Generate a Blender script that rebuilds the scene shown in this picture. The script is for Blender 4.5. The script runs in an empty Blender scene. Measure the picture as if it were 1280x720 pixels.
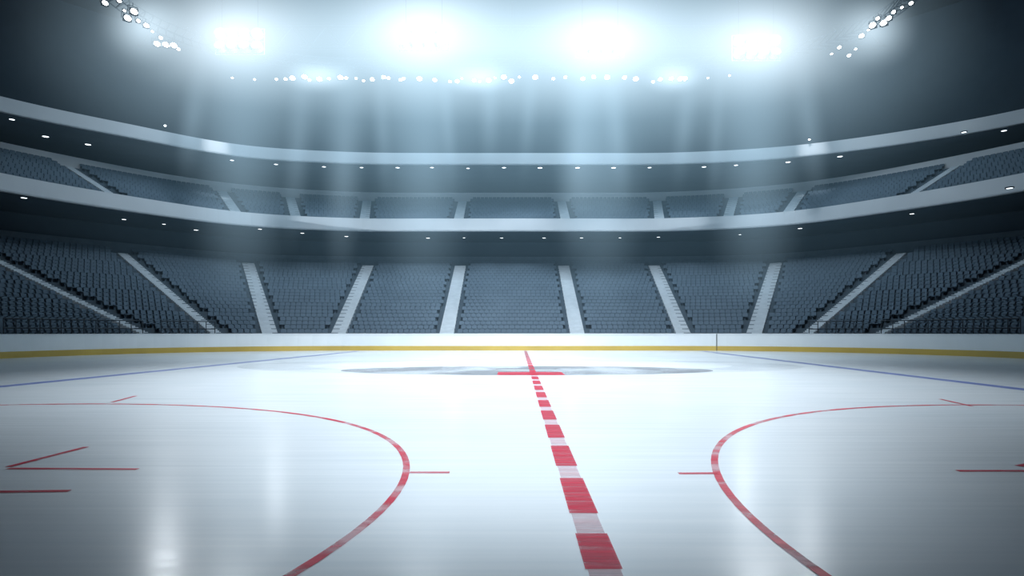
import bpy, math, random, bmesh
from mathutils import Vector, Matrix
random.seed(4)
S=bpy.context.scene
S.view_settings.view_transform='Standard'
COL=S.collection
FPX=800.0; HC=1.3; HZ=415.0

# ---------------------------------------------------------------- materials
def newmat(name):
    m=bpy.data.materials.new(name); m.use_nodes=True
    nt=m.node_tree; nt.nodes.clear()
    out=nt.nodes.new('ShaderNodeOutputMaterial')
    return m,nt,out
def mat(name,c1,c2=None,rough=0.5,metal=0.0,scale=3.0,stretch=(1,1,1),spec=0.5,alpha=None):
    m,nt,out=newmat(name)
    p=nt.nodes.new('ShaderNodeBsdfPrincipled')
    tc=nt.nodes.new('ShaderNodeTexCoord'); mp=nt.nodes.new('ShaderNodeMapping')
    mp.inputs['Scale'].default_value=stretch
    nz=nt.nodes.new('ShaderNodeTexNoise'); nz.inputs['Scale'].default_value=scale; nz.inputs['Detail'].default_value=5
    nt.links.new(tc.outputs['Object'],mp.inputs['Vector']); nt.links.new(mp.outputs[0],nz.inputs['Vector'])
    cr=nt.nodes.new('ShaderNodeValToRGB')
    c2=c2 or tuple(x*0.8 for x in c1)
    cr.color_ramp.elements[0].position=0.3; cr.color_ramp.elements[1].position=0.7
    cr.color_ramp.elements[0].color=(*c1,1); cr.color_ramp.elements[1].color=(*c2,1)
    nt.links.new(nz.outputs['Fac'],cr.inputs[0]); nt.links.new(cr.outputs[0],p.inputs['Base Color'])
    p.inputs['Roughness'].default_value=rough; p.inputs['Metallic'].default_value=metal
    p.inputs['Specular IOR Level'].default_value=spec
    if alpha:
        a0,a1,sc,st=alpha
        mp2=nt.nodes.new('ShaderNodeMapping'); mp2.inputs['Scale'].default_value=st
        n2=nt.nodes.new('ShaderNodeTexNoise'); n2.inputs['Scale'].default_value=sc; n2.inputs['Detail'].default_value=6
        nt.links.new(tc.outputs['Object'],mp2.inputs['Vector']); nt.links.new(mp2.outputs[0],n2.inputs['Vector'])
        mr=nt.nodes.new('ShaderNodeMapRange'); mr.inputs['From Min'].default_value=0.38; mr.inputs['From Max'].default_value=0.6
        mr.inputs['To Min'].default_value=a0; mr.inputs['To Max'].default_value=a1
        nt.links.new(n2.outputs['Fac'],mr.inputs[0]); nt.links.new(mr.outputs[0],p.inputs['Alpha'])
    nt.links.new(p.outputs[0],out.inputs[0])
    return m
def emis(name,col,st):
    m,nt,out=newmat(name)
    e=nt.nodes.new('ShaderNodeEmission'); e.inputs[0].default_value=(*col,1); e.inputs[1].default_value=st
    nt.links.new(e.outputs[0],out.inputs[0]); return m
def painted_glow(name,col,st,power,step=1.0):  # emission-only volume: the glow is put in, not scattered from lamps
    """painted glow: self-emission falls off to zero at the unit sphere boundary"""
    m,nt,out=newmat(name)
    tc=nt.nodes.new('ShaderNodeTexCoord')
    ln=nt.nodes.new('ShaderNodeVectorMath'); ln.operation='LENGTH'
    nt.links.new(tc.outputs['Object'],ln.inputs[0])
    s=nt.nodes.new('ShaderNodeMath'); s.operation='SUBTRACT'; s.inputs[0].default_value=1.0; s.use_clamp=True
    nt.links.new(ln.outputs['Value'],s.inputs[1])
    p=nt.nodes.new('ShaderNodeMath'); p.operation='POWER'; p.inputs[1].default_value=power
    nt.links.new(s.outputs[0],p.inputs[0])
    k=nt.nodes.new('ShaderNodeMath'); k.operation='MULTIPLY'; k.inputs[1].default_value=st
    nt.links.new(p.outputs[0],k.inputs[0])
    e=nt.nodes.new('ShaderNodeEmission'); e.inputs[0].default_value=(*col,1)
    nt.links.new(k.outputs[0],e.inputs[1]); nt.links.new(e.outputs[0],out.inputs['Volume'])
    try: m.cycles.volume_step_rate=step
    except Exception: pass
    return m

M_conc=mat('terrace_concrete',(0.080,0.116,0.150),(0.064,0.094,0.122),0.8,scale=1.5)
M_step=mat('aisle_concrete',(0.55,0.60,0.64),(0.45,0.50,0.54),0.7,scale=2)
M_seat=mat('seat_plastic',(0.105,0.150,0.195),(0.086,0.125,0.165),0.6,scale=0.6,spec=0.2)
M_fascia=mat('fascia_paint',(0.56,0.58,0.60),(0.43,0.455,0.48),0.5,scale=0.12)
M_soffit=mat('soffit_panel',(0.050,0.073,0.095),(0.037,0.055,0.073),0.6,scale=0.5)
M_wall=mat('dark_wall',(0.030,0.052,0.076),(0.021,0.038,0.058),0.8,scale=0.3)
M_ceil=mat('ceiling_deck',(0.012,0.027,0.043),(0.007,0.018,0.031),0.8,scale=0.5,stretch=(0.2,2,1))
M_steel=mat('dark_steel',(0.03,0.042,0.055),(0.02,0.028,0.036),0.5,0.4,scale=4)
M_rail=mat('dark_rail',(0.03,0.045,0.06),(0.02,0.03,0.042),0.5,0.2,scale=4)
M_board=mat('board_white',(0.84,0.87,0.885),(0.77,0.81,0.83),0.35,scale=0.5)
M_yellow=mat('kick_yellow',(0.66,0.46,0.10),(0.52,0.36,0.08),0.45,scale=0.3)
M_cap=mat('cap_rail',(0.78,0.81,0.83),(0.70,0.74,0.77),0.4,scale=1)
M_floor=mat('concrete_floor',(0.10,0.12,0.14),(0.07,0.085,0.1),0.8,scale=1)
M_house=mat('lamp_housing',(0.06,0.07,0.08),(0.03,0.04,0.05),0.5,0.7,scale=5)
M_red=mat('ice_paint_red',(0.54,0.02,0.055),(0.60,0.05,0.09),0.35,scale=2,stretch=(0.4,6,1),spec=0.12,alpha=(0.5,0.94,3.0,(0.6,5,1)))
M_redc=mat('circle_paint_red',(0.54,0.015,0.05),(0.62,0.06,0.10),0.35,scale=2,stretch=(0.4,6,1),spec=0.12,alpha=(0.32,0.95,2.4,(1,1.3,1)))
M_pale=mat('ice_paint_pale',(0.62,0.46,0.51),(0.68,0.53,0.58),0.35,scale=2,stretch=(0.4,6,1),spec=0.2,alpha=(0.4,0.85,2.0,(0.5,7,1)))
M_blue=mat('ice_paint_blue',(0.16,0.24,0.62),(0.24,0.32,0.70),0.3,scale=1.5,alpha=(0.55,0.85,1.5,(0.3,3,1)))
M_logo=mat('ice_paint_grey',(0.16,0.18,0.205),(0.23,0.255,0.285),0.4,scale=1.2,spec=0.1,alpha=(0.2,0.65,0.35,(1.3,1.0,1)))
M_faint=mat('ice_paint_faint',(0.40,0.45,0.50),(0.45,0.5,0.55),0.3,scale=1.2,alpha=(0.0,0.12,0.5,(0.6,1.0,1)))
E_flood=emis('flood_glow',(0.92,0.97,1.0),5)
E_small=emis('lamp_glow',(0.88,0.96,1.0),14)
E_down=emis('downlight_glow',(0.85,0.94,1.0),3)

def ice_mat():
    m,nt,out=newmat('ice')
    p=nt.nodes.new('ShaderNodeBsdfPrincipled'); tc=nt.nodes.new('ShaderNodeTexCoord')
    def nz(sc,st,det=6):
        mp=nt.nodes.new('ShaderNodeMapping'); mp.inputs['Scale'].default_value=st
        n=nt.nodes.new('ShaderNodeTexNoise'); n.inputs['Scale'].default_value=sc; n.inputs['Detail'].default_value=det
        nt.links.new(tc.outputs['Object'],mp.inputs[0]); nt.links.new(mp.outputs[0],n.inputs['Vector']); return n
    a=nz(1.0,(0.35,12,1),5); b=nz(0.35,(1,1,1),3)
    add=nt.nodes.new('ShaderNodeMath'); add.operation='ADD'
    nt.links.new(a.outputs['Fac'],add.inputs[0]); nt.links.new(b.outputs['Fac'],add.inputs[1])
    cr=nt.nodes.new('ShaderNodeValToRGB')
    cr.color_ramp.elements[0].position=0.0; cr.color_ramp.elements[0].color=(0.74,0.83,0.90,1)
    cr.color_ramp.elements[1].position=1.0; cr.color_ramp.elements[1].color=(0.82,0.89,0.945,1)
    h=nt.nodes.new('ShaderNodeMapRange'); h.inputs['From Min'].default_value=0.7; h.inputs['From Max'].default_value=1.3
    nt.links.new(add.outputs[0],h.inputs[0]); nt.links.new(h.outputs[0],cr.inputs[0]); nt.links.new(cr.outputs[0],p.inputs['Base Color'])
    r=nt.nodes.new('ShaderNodeMapRange'); r.inputs['From Min'].default_value=0.3; r.inputs['From Max'].default_value=0.7
    r.inputs['To Min'].default_value=0.20; r.inputs['To Max'].default_value=0.25
    nt.links.new(a.outputs['Fac'],r.inputs[0]); nt.links.new(r.outputs[0],p.inputs['Roughness'])
    bp=nt.nodes.new('ShaderNodeBump'); bp.inputs['Strength'].default_value=0.008; bp.inputs['Distance'].default_value=0.02
    nt.links.new(a.outputs['Fac'],bp.inputs['Height']); nt.links.new(bp.outputs[0],p.inputs['Normal'])
    nt.links.new(p.outputs[0],out.inputs[0]); return m
M_ice=ice_mat()

# ---------------------------------------------------------------- helpers
def mkmesh(name,V,F,mats,mi=None,smooth=False):
    me=bpy.data.meshes.new(name); me.from_pydata([tuple(v) for v in V],[],F)
    for m in mats: me.materials.append(m)
    if mi: me.polygons.foreach_set('material_index',mi)
    if smooth: me.polygons.foreach_set('use_smooth',[True]*len(me.polygons))
    me.update(); return me
def obj(name,me,loc=(0,0,0),parent=None,label=None,cat=None,kind=None,group=None,rotz=None):
    o=bpy.data.objects.new(name,me); o.location=loc
    if rotz is not None: o.rotation_euler=(0,0,rotz)
    COL.objects.link(o)
    if parent: o.parent=parent
    if label: o['label']=label
    if cat: o['category']=cat
    if kind: o['kind']=kind
    if group: o['group']=group
    return o
def boxVF(x0,x1,y0,y1,z0,z1,V,F):
    b=len(V)
    V+= [(x0,y0,z0),(x1,y0,z0),(x1,y1,z0),(x0,y1,z0),(x0,y0,z1),(x1,y0,z1),(x1,y1,z1),(x0,y1,z1)]
    F+= [(b,b+3,b+2,b+1),(b+4,b+5,b+6,b+7),(b,b+1,b+5,b+4),(b+1,b+2,b+6,b+5),(b+2,b+3,b+7,b+6),(b+3,b,b+4,b+7)]
def barVF(p,q,r,V,F,n=4):
    p=Vector(p);q=Vector(q);d=(q-p).normalized()
    a=d.orthogonal().normalized(); c=d.cross(a); b=len(V)
    for e in (p,q):
        for i in range(n):
            t=2*math.pi*(i+.5)/n; V.append(tuple(e+a*r*math.cos(t)+c*r*math.sin(t)))
    for i in range(n):
        j=(i+1)%n; F.append((b+i,b+j,b+n+j,b+n+i))
    F.append(tuple(b+i for i in reversed(range(n)))); F.append(tuple(b+n+i for i in range(n)))

class Curve:
    def __init__(s,right,left=None):
        left=left or [(-x,y) for x,y in right[1:]]
        s.P=[Vector(p) for p in reversed(left)]+[Vector(p) for p in right]
        s.n0=len(left); P=s.P; n=len(P)
        d=[(P[i+1]-P[i]).length for i in range(n-1)]; s.d=d; s.m=[]
        for i in range(n):
            if i==0: s.m.append((P[1]-P[0])/d[0])
            elif i==n-1: s.m.append((P[-1]-P[-2])/d[-1])
            else: s.m.append(((P[i]-P[i-1])/d[i-1]*d[i]+(P[i+1]-P[i])/d[i]*d[i-1])/(d[i]+d[i-1]))
    def __call__(s,u):
        x=u+s.n0; i=max(0,min(len(s.P)-2,int(math.floor(x)))); t=x-i; h=s.d[i]
        t2=t*t;t3=t2*t
        return s.P[i]*(2*t3-3*t2+1)+s.m[i]*h*(t3-2*t2+t)+s.P[i+1]*(-2*t3+3*t2)+s.m[i+1]*h*(t3-t2)
L1F=Curve([(0,46.5),(4.8,46.5),(12.9,46.2),(16.9,44.9),(19.7,43.3),(22.7,40.5),(25.5,34),(26.5,26),(26.5,12)])
L1B=Curve([(0,62.5),(5.0,62.5),(14.2,62.3),(24.8,60.0),(32.2,52.5),(38.5,43.3),(42,35),(42.5,26),(42.5,12)])
L2F=Curve([(0,56.5),(6,56.5),(14,56.3),(22.7,53.3),(28.5,46.7),(32.4,39.8),(34.5,31),(35.5,22),(35.5,10)])
L2B=Curve([(0,66),(6.3,66),(16,65.6),(28,61.2),(36.5,51.8),(41.5,42.5),(44,32.5),(45,22),(45,10)])
L3F=Curve([(0,58),(6,58),(15,57.8),(24.6,55.6),(31.2,51.9),(37.2,46.4),(41,38.5),(43,28),(43,10)],
          [(-6,58),(-15,57.6),(-23.7,55.3),(-30,49.8),(-35.2,44.0),(-39,36),(-41,26),(-41,10)])
W=Curve([(0,70),(7,70),(17,69.5),(31,65.5),(41.5,56),(47,46),(49,34),(49.5,22),(49.5,10)])

def P2(Fc,Bc,u,t):
    f=Fc(u); return f+(Bc(u)-f)*t
def sweep(name,Fc,Bc,prof,mats,u0=-8,u1=8,n=160,mi=None,metric=False,**kw):
    V=[];F=[];MI=[]; k=len(prof)
    for i in range(n+1):
        u=u0+(u1-u0)*i/n; f=Fc(u); d=(Bc(u)-f)
        if metric: d=d.normalized()
        for t,z in prof:
            q=f+d*t; V.append((q.x,q.y,z))
    for i in range(n):
        for j in range(k-1):
            a=i*k+j; F.append((a,a+k,a+k+1,a+1)); MI.append(mi[j] if mi else 0)
    me=mkmesh(name,V,F,mats,MI)
    return obj(name,me,**kw)

# ---------------------------------------------------------------- shell
V=[];F=[];boxVF(-50.5,50.5,-16,71,-0.4,-0.02,V,F)
obj('floor',mkmesh('floor',V,F,[M_floor]),kind='structure',label='dark concrete arena floor under the ice',cat='floor')
V=[];F=[];boxVF(-50.5,50.5,-16,71,31,31.4,V,F)
obj('ceiling',mkmesh('ceiling',V,F,[M_ceil]),kind='structure',label='dark ribbed steel roof deck over the arena',cat='ceiling')
V=[];F=[]
N=120
for i in range(N+1):
    p=W(-8+16*i/N)
    V+=[(p.x,p.y,0),(p.x,p.y,31)]
for i in range(N): F.append((2*i,2*i+2,2*i+3,2*i+1))
obj('wall_far',mkmesh('wall_far',V,F,[M_wall]),kind='structure',label='dark curved outer wall behind the stands',cat='wall')
for nm,x in (('wall_left',-49.5),('wall_right',49.5)):
    V=[];F=[];boxVF(x-.2,x+.2,-15,10,0,31,V,F)
    obj(nm,mkmesh(nm,V,F,[M_wall]),kind='structure',label='dark plain arena side wall',cat='wall')
V=[];F=[];boxVF(-49.5,49.5,-15.4,-15,0,31,V,F)
obj('wall_near',mkmesh('wall_near',V,F,[M_wall]),kind='structure',label='dark plain arena end wall',cat='wall')

# ---------------------------------------------------------------- rink outline
def outline(off,n=24):
    pts=[];R=15+off
    cs=[(10,30,0),( -10,30,1),(-10,7,2),(10,7,3)]
    for cx,cy,q in cs:
        for i in range(n+1):
            a=math.pi/2*(q+i/n); pts.append((cx+R*math.cos(a),cy+R*math.sin(a)))
    return pts
o_in=outline(0)
V=[(x,y,0.0) for x,y in o_in]
ice=obj('ice_sheet',mkmesh('ice_sheet',V,[tuple(range(len(V)))],[M_ice]),label='glossy white ice surface with painted hockey lines',cat='ice rink')
def ringloop(name,prof,m,parent):
    V=[];F=[];k=len(prof);o=[outline(p[0]) for p in prof];n=len(o[0])
    for i in range(n):
        for j in range(k): V.append((o[j][i][0],o[j][i][1],prof[j][1]))
    for i in range(n):
        i2=(i+1)%n
        for j in range(k):
            j2=(j+1)%k; F.append((i*k+j,i2*k+j,i2*k+j2,i*k+j2))
    return obj(name,mkmesh(name,V,F,[m]),parent=parent)
bd=bpy.data.objects.new('rink_boards',None); COL.objects.link(bd)
bd['label']='white hockey rink boards with yellow kick plate around the ice'; bd['category']='rink boards'
ringloop('board_panel',[(0.03,0.0),(0.03,1.15),(0.15,1.15),(0.15,0.0)],M_board,bd)
ringloop('kick_plate',[(0.0,0.0),(0.0,0.31),(0.03,0.325),(0.03,0.0)],M_yellow,bd)
ringloop('cap_rail',[(-0.01,1.15),(-0.01,1.19),(0.2,1.20),(0.2,1.15)],M_cap,bd)
V=[];F=[]
x=14.2;a=math.acos((x-10)/15); y=30+15*math.sin(a)
boxVF(x-.02,x+.02,y-.03,y+.05,0.0,1.17,V,F)
obj('gate_seam',mkmesh('gate_seam',V,F,[M_rail]),parent=bd)

# ---------------------------------------------------------------- ice markings
def px(x,y,z=0.0):
    Y=FPX*(z-HC)/(HZ-y); return ((x-640)*Y/FPX,Y)
def annulus(name,cx,cy,ra,rb,wa,wb,m,z,a0=0,a1=2*math.pi,n=160):
    V=[];F=[]
    for i in range(n+1):
        a=a0+(a1-a0)*i/n; c,s=math.cos(a),math.sin(a)
        V+=[(cx+(ra-wa)*c,cy+(rb-wb)*s,z),(cx+ra*c,cy+rb*s,z)]
    for i in range(n): F.append((2*i,2*i+1,2*i+3,2*i+2))
    return mkmesh(name,V,F,[m])
def strip(p,q,w,z,V,F):
    p=Vector(p);q=Vector(q);d=(q-p).normalized();n=Vector((-d.y,d.x))*w/2;b=len(V)
    for e in (p-n,q-n,q+n,p+n): V.append((e.x,e.y,z))
    F.append((b,b+1,b+2,b+3))
for (cx,cy,ra,rb) in [(-7.53,5.15,6.63,6.45),(8.15,3.9,6.53,7.55)]:
    obj('faceoff_circle',annulus('faceoff_circle',cx,cy,ra,rb,0.065,0.11,M_redc,0.004),parent=ice,label='thin red face-off circle')
marks=[((512,591),(562,591)),((848,592),(897,592)),((10,586),(172,587)),((10,584),(108,559)),((-60,616),(87,614)),
       ((140,503),(170,495)),((1197,589),(1330,589)),((1215,508),(1175,499)),((1273,583),(1300,578))]
for a,b in marks:
    V=[];F=[]; strip(px(*a),px(*b),0.07,0.005,V,F)
    obj('hash_mark',mkmesh('hash_mark',V,F,[M_red]),parent=ice,label='short red face-off hash mark')
def cl(Y): return 0.506+0.0101*(Y-3.78)
V=[];F=[];MI=[]
strip((cl(1.0),1.0),(cl(44.9),44.9),0.18,0.003,V,F); MI.append(0)
reds=[(1.8,2.9),(3.5,4.12),(4.58,5.68),(6.2,7.3)]
y=7.85
while y<43: reds.append((y,y+1.1)); y+=1.62
for a,b in reds: strip((cl(a),a),(cl(b),b),0.205,0.005,V,F); MI.append(1)
obj('center_line',mkmesh('center_line',V,F,[M_pale,M_red],MI),parent=ice,label='dashed red center line')
for a,b in (((-12.25,14.0),(-10.4,43.5)),((11.5,13.0),(12.9,43.3))):
    V=[];F=[];strip(a,b,0.42,0.003,V,F)
    obj('blue_line',mkmesh('blue_line',V,F,[M_blue]),parent=ice,label='pale blue zone line')
V=[];F=[]
strip((-0.45,20.0),(1.6,20.0),1.5,0.006,V,F)
obj('center_mark',mkmesh('center_mark',V,F,[M_red]),parent=ice,label='solid red center bar')
obj('center_emblem',annulus('center_emblem',0.5,21.8,6.3,2.6,5.2,2.4,M_logo,0.003),parent=ice,label='faded grey oval emblem at center ice')
obj('faint_ring',annulus('faint_ring',0.3,25.0,10.8,5.5,2.6,1.8,M_faint,0.002),parent=ice,label='very faint grey outer ring')

# ---------------------------------------------------------------- terraces
R1=23; D1=1/23.0; Z1=0.95; H1=0.305
prof=[(-0.02,0.0),(-0.02,Z1)]
for k in range(R1):
    prof+=[(k*D1,Z1+k*H1),((k+1)*D1,Z1+k*H1)]
prof.append((1.0,Z1+(R1-1)*H1+1.0)); prof.append((1.05,Z1+(R1-1)*H1+1.0))
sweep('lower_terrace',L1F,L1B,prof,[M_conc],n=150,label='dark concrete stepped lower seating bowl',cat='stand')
sweep('wall_concourse',L1F,L1B,[(1.06,0.0),(1.06,10.2)],[M_wall],n=100,kind='structure',label='dark concourse wall behind the lower seats',cat='wall')
R2=12; D2=0.91/12; Z2=10.95; H2=0.32
b2=bpy.data.objects.new('lower_balcony',None); COL.objects.link(b2); b2['label']='curved upper seating balcony with wide white fascia'; b2['category']='balcony'
sweep('balcony_fascia',L2F,L2B,[(0.35,10.2),(0,10.2),(-0.06,10.3),(-0.1,11.3),(0.25,11.3),(0.25,10.9)],[M_fascia],metric=True,parent=b2)
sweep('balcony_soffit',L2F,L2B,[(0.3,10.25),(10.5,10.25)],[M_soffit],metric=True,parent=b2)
prof=[(0.02,Z2-0.1)]
for k in range(R2): prof+=[(0.02+k*D2,Z2+k*H2),(0.02+(k+1)*D2,Z2+k*H2)]
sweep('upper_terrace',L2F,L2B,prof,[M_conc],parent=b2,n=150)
zt=Z2+(R2-1)*H2
sweep('rear_parapet',L2F,L2B,[(0.93,zt-.1),(0.93,zt+1.05),(0.955,zt+1.05),(0.955,zt+.6),(1.25,zt+.6)],[M_fascia],parent=b2)
b3=bpy.data.objects.new('upper_balcony',None); COL.objects.link(b3); b3['label']='upper ring balcony with slim white fascia'; b3['category']='balcony'
sweep('balcony_fascia',L3F,W,[(0.35,16.5),(0,16.5),(-0.05,16.6),(-0.08,17.5),(0.25,17.5),(0.3,17.2)],[M_fascia],metric=True,parent=b3)
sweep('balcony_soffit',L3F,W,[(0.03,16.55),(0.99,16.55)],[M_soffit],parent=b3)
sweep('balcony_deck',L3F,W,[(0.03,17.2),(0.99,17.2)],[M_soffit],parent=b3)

# ---------------------------------------------------------------- aisles
def stairs(Fc,Bc,u,rows,D,Z,H,toff=0.0,w=1.1,name='aisle_stairs',lab='pale concrete aisle stairs between seat blocks',grp='lower bowl aisle stairs'):
    f=Fc(u);b=Bc(u);L=(b-f).length;d=(b-f)/L
    ang=math.atan2(d.y,d.x)-math.pi/2
    V=[];F=[];tr=D*L
    for k in range(rows):
        y0=(k*D+toff)*L; z=Z+k*H
        m=3 if k<rows-1 else 1
        for j in range(m):
            boxVF(-w/2,w/2,y0+tr*j/3-.01,y0+tr*(j+1)/3 if m>1 else y0+tr*.7,z-0.35+H*j/3,z+0.05+H*j/3,V,F)
    return obj(name,mkmesh(name,V,F,[M_step]),loc=(f.x,f.y,0),rotz=ang,label=lab,cat='stairs',group=grp)
A1=[-6.3,-5,-4,-3,-1.97,-1,1,1.95,3,4,5,6.3]
for u in A1: stairs(L1F,L1B,u,R1,D1,Z1,H1,w=1.05 if abs(u)<3.5 else 0.75)
A2=[-5,-4,-3,-2.5,-1.88,-0.8,0.8,1.88,2.5,3,4,5]
for u in A2: stairs(L2F,L2B,u,R2,D2,Z2,H2,0.02,w=0.85 if abs(u)<3.5 else 0.6,grp='upper tier aisle stairs')

# ---------------------------------------------------------------- seats
def seatVF():
    V=[];F=[]
    boxVF(-.23,.23,-.26,.12,.40,.47,V,F)
    b=len(V)
    pr=[(-.245,.42),(.245,.42),(.245,.78),(.19,.85),(-.19,.85),(-.245,.78)]
    for off in (0.0,0.05):
        for x,z in pr: V.append((x,.12+off+(z-.42)*.22,z))
    F.append(tuple(b+i for i in range(6))); F.append(tuple(b+6+i for i in reversed(range(6))))
    for i in range(6):
        j=(i+1)%6; F.append((b+i,b+6+i,b+6+j,b+j))
    boxVF(-.05,.05,-.05,.08,.0,.40,V,F)
    return [(x*.76,y*.76,z*.66) for x,y,z in V],F
sV,sF=seatVF()
def seatfull():
    V=list(sV);F=list(sF)
    for s in (-1,1):
        x=s*.192
        boxVF(x-.01,x+.01,-.15,.12,.41,.435,V,F)
        boxVF(x-.01,x+.01,.06,.105,.20,.41,V,F)
    return mkmesh('stadium_seat',V,F,[M_seat])
places=[]
def rows(Fc,Bc,nr,D,Z,H,toff,aisles,u0,u1,tier,off=0.55,sp=0.40):
    for k in range(nr):
        t=toff+(k+off)*D
        ed=[u0]+aisles+[u1]
        for ua,ub in zip(ed,ed[1:]):
            n=90; pts=[P2(Fc,Bc,ua+(ub-ua)*i/n,t) for i in range(n+1)]
            cum=[0]
            for a,b in zip(pts,pts[1:]): cum.append(cum[-1]+(b-a).length)
            L=cum[-1]; use=L-1.4
            cnt=int(use/sp)-(k%2)
            if cnt<1: continue
            s0=(L-(cnt-1)*sp)/2; j=0
            for c in range(cnt):
                s=s0+c*sp
                while cum[j+1]<s: j+=1
                f=(s-cum[j])/(cum[j+1]-cum[j]); q=pts[j].lerp(pts[j+1],f); u=ua+(ub-ua)*(j+f)/n
                d=(Bc(u)-Fc(u)).normalized()
                places.append((q.x,q.y,Z+k*H,math.atan2(d.y,d.x)-math.pi/2,tier))
rows(L1F,L1B,R1,D1,Z1,H1,0.0,A1,-6.9,6.9,1)
rows(L2F,L2B,R2,D2,Z2,H2,0.02,A2,-5.6,5.6,2)
def vis(p):
    return p[1]>1 and abs(p[0])/p[1]<0.79
inv=[p for p in places if vis(p) and p[4]==1]
inv.sort(key=lambda p:p[0]**2+p[1]**2+(p[2]-HC)**2)
chosen=set(inv[:300])
sm=seatfull()
for p in inv[:300]:
    obj('stadium_seat',sm,loc=p[:3],rotz=p[3],label='dark slate plastic folding stadium seat',cat='seat',group='arena seats')
V=[];F=[]
for p in places:
    if p in chosen: continue
    c,s=math.cos(p[3]),math.sin(p[3]);b=len(V)
    for x,y,z in sV: V.append((p[0]+c*x-s*y,p[1]+s*x+c*y,p[2]+z))
    for f in sF: F.append(tuple(b+i for i in f))
obj('stadium_seat_rows',mkmesh('stadium_seat_rows',V,F,[M_seat]),label='rows of dark slate stadium seats filling the bowl',cat='seats',kind='stuff',group='arena seats')

# ---------------------------------------------------------------- guard railings in front of the corner seats
for sgn in (-1,1):
    for ua,ub in ((4.1,4.9),(5.1,5.7),(5.7,6.2),(6.4,6.9)):
        root=bpy.data.objects.new('guard_railing',None); COL.objects.link(root)
        pa=P2(L1F,L1B,sgn*ua,-0.005); root.location=(pa.x,pa.y,Z1)
        root['label']='dark metal guard railing before the front row'; root['category']='railing'; root['group']='front row guard railings'
        pts=[P2(L1F,L1B,sgn*(ua+(ub-ua)*i/6),-0.005) for i in range(7)]
        for zz in (1.05,0.55):
            V=[];F=[]
            for a,b in zip(pts,pts[1:]): barVF((a.x-pa.x,a.y-pa.y,zz),(b.x-pa.x,b.y-pa.y,zz),0.03,V,F)
            obj('rail',mkmesh('rail',V,F,[M_rail]),parent=root)
        V=[];F=[];barVF((0,0,0),(0,0,1.05),0.03,V,F); pm=mkmesh('post',V,F,[M_rail])
        for a in pts: obj('post',pm,loc=(a.x-pa.x,a.y-pa.y,0),parent=root)

# ---------------------------------------------------------------- downlights
def disc(r,z,V,F,n=16,flip=False):
    b=len(V)
    for i in range(n):
        a=2*math.pi*i/n; V.append((r*math.cos(a),r*math.sin(a),z))
    F.append(tuple(b+i for i in (range(n) if not flip else reversed(range(n)))))
def ringVF(r0,r1,z0,z1,V,F,n=16):
    b=len(V)
    for i in range(n):
        a=2*math.pi*i/n;c,s=math.cos(a),math.sin(a)
        V+=[(r0*c,r0*s,z0),(r1*c,r1*s,z0),(r1*c,r1*s,z1),(r0*c,r0*s,z1)]
    for i in range(n):
        j=(i+1)%n
        for k in range(4):
            k2=(k+1)%4; F.append((b+4*i+k,b+4*j+k,b+4*j+k2,b+4*i+k2))
V=[];F=[];ringVF(.24,.32,-.10,0,V,F); dh=mkmesh('housing',V,F,[M_house])
V=[];F=[];disc(.24,-.09,V,F); dl=mkmesh('lens',V,F,[E_down])
def downlight(x,y,z,g,s=1.0):
    r=obj('downlight',dh,loc=(x,y,z),label='small round white downlight recessed in the balcony soffit',cat='light',group=g); r.scale=(s,s,s)
    obj('lens',dl,parent=r,label='glowing white lens')
# positions on each soffit: centre row plus the curving ends
def at(x,y,Z):
    Y=FPX*(Z-HC)/(HZ-y); return (x-640)*Y/FPX,Y
for x,y in [(405,209),(452,210),(497,210),(540,210),(585,211),(630,210),(675,210),(722,210),(767,210),(812,210),(880,209),(920,207),
            (345,206),(290,201),(15,150),(57,171),(110,181),(985,203),(1050,196),(1205,166),(1255,164)]:
    X,Y=at(x,y,16.45); downlight(X,Y,16.55,'upper soffit downlights',random.uniform(.65,.95))
for x,y in [(325,287),(378,292),(433,296),(535,298),(580,298),(627,298),(680,298),(727,298),(775,298),(823,297),(925,294),(1000,286),
            (30,248),(155,275),(205,281),(245,288),(1140,268),(1262,236),(585,304)]:
    X,Y=at(x,y,10.15); downlight(X,Y,10.25,'lower soffit downlights',random.uniform(.5,.8))

# ---------------------------------------------------------------- lighting rig
def pos(x,y,Z):
    Y=FPX*(Z-HC)/(HZ-y); return Vector(((x-640)*Y/FPX,Y,Z))
V=[];F=[];boxVF(-.30,.30,-.22,.12,-.22,.26,V,F)
boxVF(-.36,.36,-.34,-.22,-.28,.32,V,F); fh=mkmesh('housing',V,F,[M_house])
pr=[(.31*math.cos(2*math.pi*i/20),.25*math.sin(2*math.pi*i/20)) for i in range(20)]
V=[(x,-.35,z) for x,z in pr]+[(0,-.40,0)]
F=[(i,(i+1)%20,20) for i in range(20)]
fl=mkmesh('lens',V,F,[E_small])
V=[];F=[];barVF((-.42,0,0),(-.42,0,.6),.03,V,F);barVF((.42,0,0),(.42,0,.6),.03,V,F);barVF((-.42,0,.6),(.42,0,.6),.03,V,F);barVF((0,0,.6),(0,0,.95),.03,V,F)
fb=mkmesh('bracket',V,F,[M_steel])
def flood(p,s=1.0,lab='bright white floodlight hung from the rig under the roof',grp='rig floodlights'):
    tgt=Vector((0,22,0)); d=(tgt-p); ang=math.atan2(d.y,d.x)+math.pi/2
    r=obj('floodlight',fh,loc=p,label=lab,cat='floodlight',group=grp,rotz=ang)
    r.scale=(s,s,s)
    obj('lens',fl,parent=r,label='glowing white lens')
    b=obj('bracket',fb,parent=r)
    return r,b
ZL=24.0
xs=list(range(345,500,11))+list(range(506,560,20))+list(range(560,660,10))+list(range(672,812,18))+list(range(818,862,10))
smalls=[(x+random.uniform(-3,3),100+random.uniform(-3,3)) for x in xs]
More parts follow.
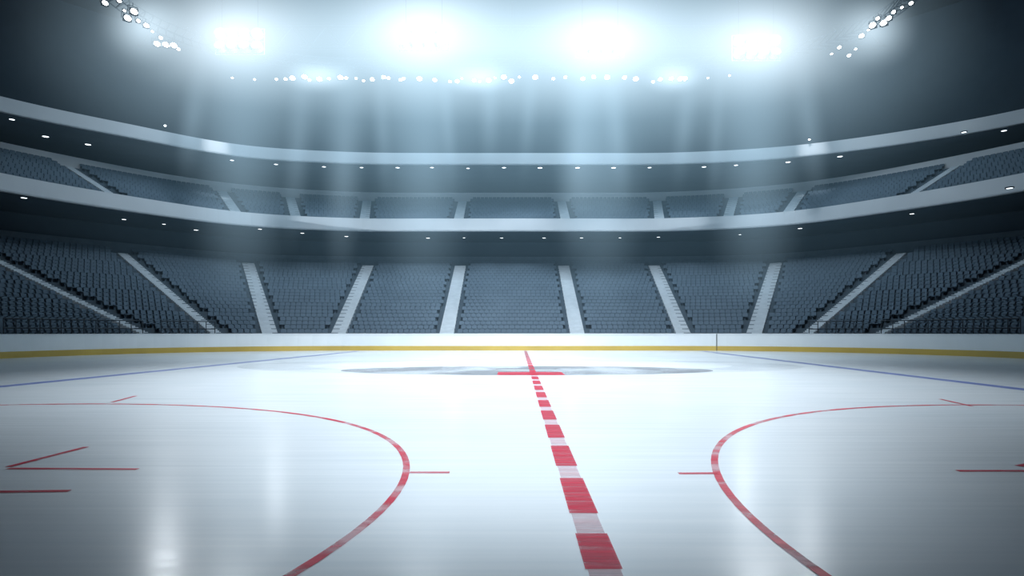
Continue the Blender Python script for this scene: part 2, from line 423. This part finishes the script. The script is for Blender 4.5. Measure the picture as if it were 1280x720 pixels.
nrow=len(smalls)
smalls+=[(118,-12),(130,5),(148,2),(155,14),(166,16),(172,27),(182,33),(190,40),(200,48),(206,57),(216,58),(158,24),(195,56),(222,62),
         (1040,68),(1050,60),(1062,70),(1070,62),(1078,46),(1086,38),(1092,33),(1106,30),(1118,16),(1128,10),(1140,5),(1098,24),(1112,24),(1150,-10)]
for i,(x,y) in enumerate(smalls): flood(pos(x,y,ZL),random.choice((0.35,0.45,0.6,0.75)) if i<nrow else random.choice((0.3,0.45,0.6,0.75)))
for x,y in ((290,98),(318,100),(885,98),(912,95)): flood(pos(x,y,ZL),0.3)
TR=Curve([(0,57.6),(9,57.6),(18,57.0),(25.5,53.5),(28,49.5),(28.5,44),(28,36),(26,26),(24,14)])
V=[];F=[];n=110
def tp(i,dx,z):
    u=-8+16*i/n; p=TR(u); a=TR(min(8,u+.02))-TR(max(-8,u-.02)); a.normalize(); nn=Vector((-a.y,a.x)); q=p+nn*dx
    return (q.x,q.y,z)
for i in range(n):
    for dx,z in ((-.5,25.0),(.5,25.0),(0,25.9)): barVF(tp(i,dx,z),tp(i+1,dx,z),.06,V,F)
    barVF(tp(i,-.5,25),tp(i+1,.5,25),.04,V,F)
    barVF(tp(i,-.5,25),tp(i+1,0,25.9),.04,V,F); barVF(tp(i,.5,25),tp(i+1,0,25.9),.04,V,F)
for i in range(5,n,10): barVF(tp(i,0,25.9),tp(i,0,30.95),.04,V,F)
obj('lighting_truss',mkmesh('lighting_truss',V,F,[M_steel]),label='dark steel oval lighting truss hung below the roof',cat='truss')
banks=[(300,52),(530,48),(750,56),(945,60)]
V=[];F=[]
for i in range(5): barVF((-1.9+i*.95,0,-1.0),(-1.9+i*.95,0,1.0),.04,V,F)
for z in (-1,0,1): barVF((-1.9,0,z),(1.9,0,z),.04,V,F)
fr=mkmesh('frame',V,F,[M_fascia])
V=[];F=[];barVF((0,0,1.0),(0,0,6.4),.012,V,F); cb=mkmesh('hanger_cable',V,F,[M_steel])
V=[];F=[];ringVF(.36,.44,-.2,.25,V,F,20);disc(.36,.22,V,F,20); lh=mkmesh('lamp_shell',[(x,z,y) for x,y,z in V],F,[M_fascia])
V=[];F=[];disc(.36,-.12,V,F,20); ll=mkmesh('lamp_lens',[(x,z,y) for x,y,z in V],F,[E_flood])
BP=[]
for x,y in banks:
    p=pos(x,y,ZL); BP.append(p)
    r=bpy.data.objects.new('floodlight_bank',None); COL.objects.link(r); r.location=p
    r['label']='large bank of blazing white floodlights under the roof'; r['category']='floodlight bank'; r['group']='floodlight banks'
    obj('frame',fr,parent=r)
    for cx in (-1.4,1.4): obj('hanger_cable',cb,loc=(cx,0,0),parent=r)
    for i in range(4):
        for j in range(2):
            h=obj('lamp',lh,loc=(-1.42+i*.95,-.25,-.5+j),parent=r)
            h.rotation_euler=(math.radians(-25),0,0)
            obj('lamp_lens',ll,parent=h,label='glowing white lens')

for Y in (22,32,42,52,62):
    V=[];F=[];X=44 if Y<60 else 36
    for z in (-2.0,0): 
        for dy in (-.35,.35): barVF((-X,dy,z),(X,dy,z),.09,V,F)
    m=22
    for i in range(m):
        a=-X+2*X*i/m;b=-X+2*X*(i+.5)/m;c=-X+2*X*(i+1)/m
        barVF((a,0,-2),(b,0,0),.06,V,F);barVF((b,0,0),(c,0,-2),.06,V,F)
    obj('roof_truss',mkmesh('roof_truss',V,F,[M_steel]),loc=(0,Y,30.85),label='long dark steel roof truss spanning the arena',cat='truss',group='roof trusses')

# ---------------------------------------------------------------- haze (emission volumes painting lamp glow and shafts into the air)
def ico(name,m,loc,sc,rot=(0,0,0),label='painted glow volume around the roof floodlights'):
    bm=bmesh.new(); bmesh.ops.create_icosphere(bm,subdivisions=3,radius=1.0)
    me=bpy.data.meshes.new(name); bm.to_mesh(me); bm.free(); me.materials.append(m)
    o=obj(name,me,loc=loc,label=label,cat='painted_glow',kind='stuff'); o.scale=sc; o.rotation_euler=rot
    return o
H_core=painted_glow('glow_core',(0.84,0.93,1.0),0.29,4.0)
H_wide=painted_glow('glow_wide',(0.47,0.66,0.79),0.050,1.6,1.5)
H_small=painted_glow('glow_small',(0.68,0.84,0.95),0.42,2.0)
H_beam=painted_glow('glow_beam',(0.45,0.64,0.78),0.13,1.5)
H_cone=painted_glow('glow_cone',(0.38,0.57,0.71),0.075,1.5)
H_row=painted_glow('glow_row',(0.64,0.80,0.90),0.078,1.0)
H_band=painted_glow('glow_band',(0.30,0.50,0.64),0.029,1.2,1.5)
H_amb=painted_glow('glow_ambient',(0.18,0.34,0.47),0.0092,0.9,2.0)  # blue self-emission added to lift the dark areas
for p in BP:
    ico('painted_halo',H_core,(p.x,p.y-1.2,p.z),(14,6,8.5))
    ico('painted_halo',H_wide,(p.x,p.y-1,p.z-.5),(18,10,11))
    ico('painted_shaft',H_cone,(p.x,p.y,p.z-9),(4.5,4.5,15),label='broad soft painted light shaft below floodlights')  # beam painted as a glowing ellipsoid
ico('painted_halo',H_row,(-1,50,23.8),(33,6,6.2))
ico('painted_halo',H_band,(0,50,21),(38,15,13))
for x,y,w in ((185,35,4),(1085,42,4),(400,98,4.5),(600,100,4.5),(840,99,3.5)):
    p=pos(x,y,ZL); ico('painted_halo',H_small,(p.x,p.y-.5,p.z),(w,2,1.8 if y>90 else 3.5))
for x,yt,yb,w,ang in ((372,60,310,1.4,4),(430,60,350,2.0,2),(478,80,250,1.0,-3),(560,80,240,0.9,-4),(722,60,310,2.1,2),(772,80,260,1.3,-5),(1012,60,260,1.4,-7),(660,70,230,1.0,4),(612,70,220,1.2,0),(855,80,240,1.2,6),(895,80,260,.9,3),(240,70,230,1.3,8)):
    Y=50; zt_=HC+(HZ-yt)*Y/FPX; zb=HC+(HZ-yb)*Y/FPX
    ico('painted_shaft',H_beam,((x-640)*Y/FPX,Y,(zt_+zb)/2),(w,w,(zt_-zb)/2*1.2),rot=(0,math.radians(ang),0),label='soft vertical painted light shaft below floodlights')
ico('painted_air_glow',H_amb,(0,46,13.5),(38,22,14.5),label='thin blue painted glow lifting the arena air')

# ---------------------------------------------------------------- lights
def area(name,loc,tgt,size,power,col=(0.78,0.90,1.0),sy=None,spread=180):
    l=bpy.data.lights.new(name,'AREA'); l.energy=power; l.color=col; l.size=size
    if sy: l.shape='RECTANGLE'; l.size_y=sy
    l.spread=math.radians(spread)
    o=bpy.data.objects.new(name,l); o.location=loc; COL.objects.link(o)
    o.rotation_euler=(Vector(tgt)-Vector(loc)).to_track_quat('-Z','Y').to_euler(); return o
def spot(name,loc,tgt,power,ang,blend=0.8,r=1.0,col=(0.89,0.95,1.0)):
    l=bpy.data.lights.new(name,'SPOT'); l.energy=power; l.color=col; l.spot_size=math.radians(ang); l.spot_blend=blend; l.shadow_soft_size=r
    o=bpy.data.objects.new(name,l); o.location=loc; COL.objects.link(o)
    o.rotation_euler=(Vector(tgt)-Vector(loc)).to_track_quat('-Z','Y').to_euler(); return o
for p in BP:
    spot('bank_spot',(p.x,p.y-1.0,p.z-.6),(p.x*0.2,27,0),9000,52,1.0,.8)
# ledge floodlights added on the upper ring to streak the ice with reflections
for pxx,Y in ((206,51.0),(1012,54.7)):
    X=(pxx-640)*Y/FPX
    r,b=flood(Vector((X,Y,17.72)),0.26,'small added white floodlight on the upper balcony ledge','added ledge floodlights')
    b.rotation_euler=(math.pi,0,0)
    d=Vector((-X,-Y,0)).normalized()
    spot('ledge_streak_spot',(X+d.x*1.6,Y+d.y*1.6,17.7),(X*.25,14,0),1150,44,1.0,.4)
# fainter added spots without fixtures, throwing streaks further back, near the lower balcony lip
for pxx in (345,930):
    Y=50.5; X=(pxx-640)*Y/FPX
    spot('streak_spot',(X,Y,12.0),(X*.4,22,0),190,50,1.0,.4)
spot('ice_fill_spot',(0,19,29),(0,20,0),66000,60,1.0,2.0)  # added unseen pair above the ice, put in to brighten it
spot('ice_fill_spot',(0,35,29),(0,37,0),27000,78,1.0,2.0)
spot('added_fan_spot',(0.3,-3.5,6.5),(0.0,17,0),17500,56,1.0,.8)  # added unseen spot behind the camera, brightening the centre like a vignette
spot('fascia_spot',(-22,49,21.5),(-25.2,54.4,16.9),2200,20,1.0,.2)  # added unseen spots putting bright patches on the upper fascia
spot('fascia_spot',(22,49,21.5),(25.8,54.9,16.9),2200,20,1.0,.2)
area('added_fill',(0,20,28),(0,57,8),18,5500,sy=8,spread=106)  # added unseen fill areas lifting the stands and bowl
area('added_fill',(0,36,28.5),(0,36,0),40,400,sy=16)
w=bpy.data.worlds.new('world'); S.world=w; w.use_nodes=True
w.node_tree.nodes['Background'].inputs[0].default_value=(0.10,0.16,0.22,1); w.node_tree.nodes['Background'].inputs[1].default_value=0.3

# ---------------------------------------------------------------- camera
cam=bpy.data.cameras.new('camera'); cam.sensor_width=36; cam.lens=FPX/1280*36; cam.shift_y=55/1280
cam.clip_end=500
c=bpy.data.objects.new('camera',cam); c.location=(0,0,HC); c.rotation_euler=(math.radians(90),0,0); COL.objects.link(c); S.camera=c
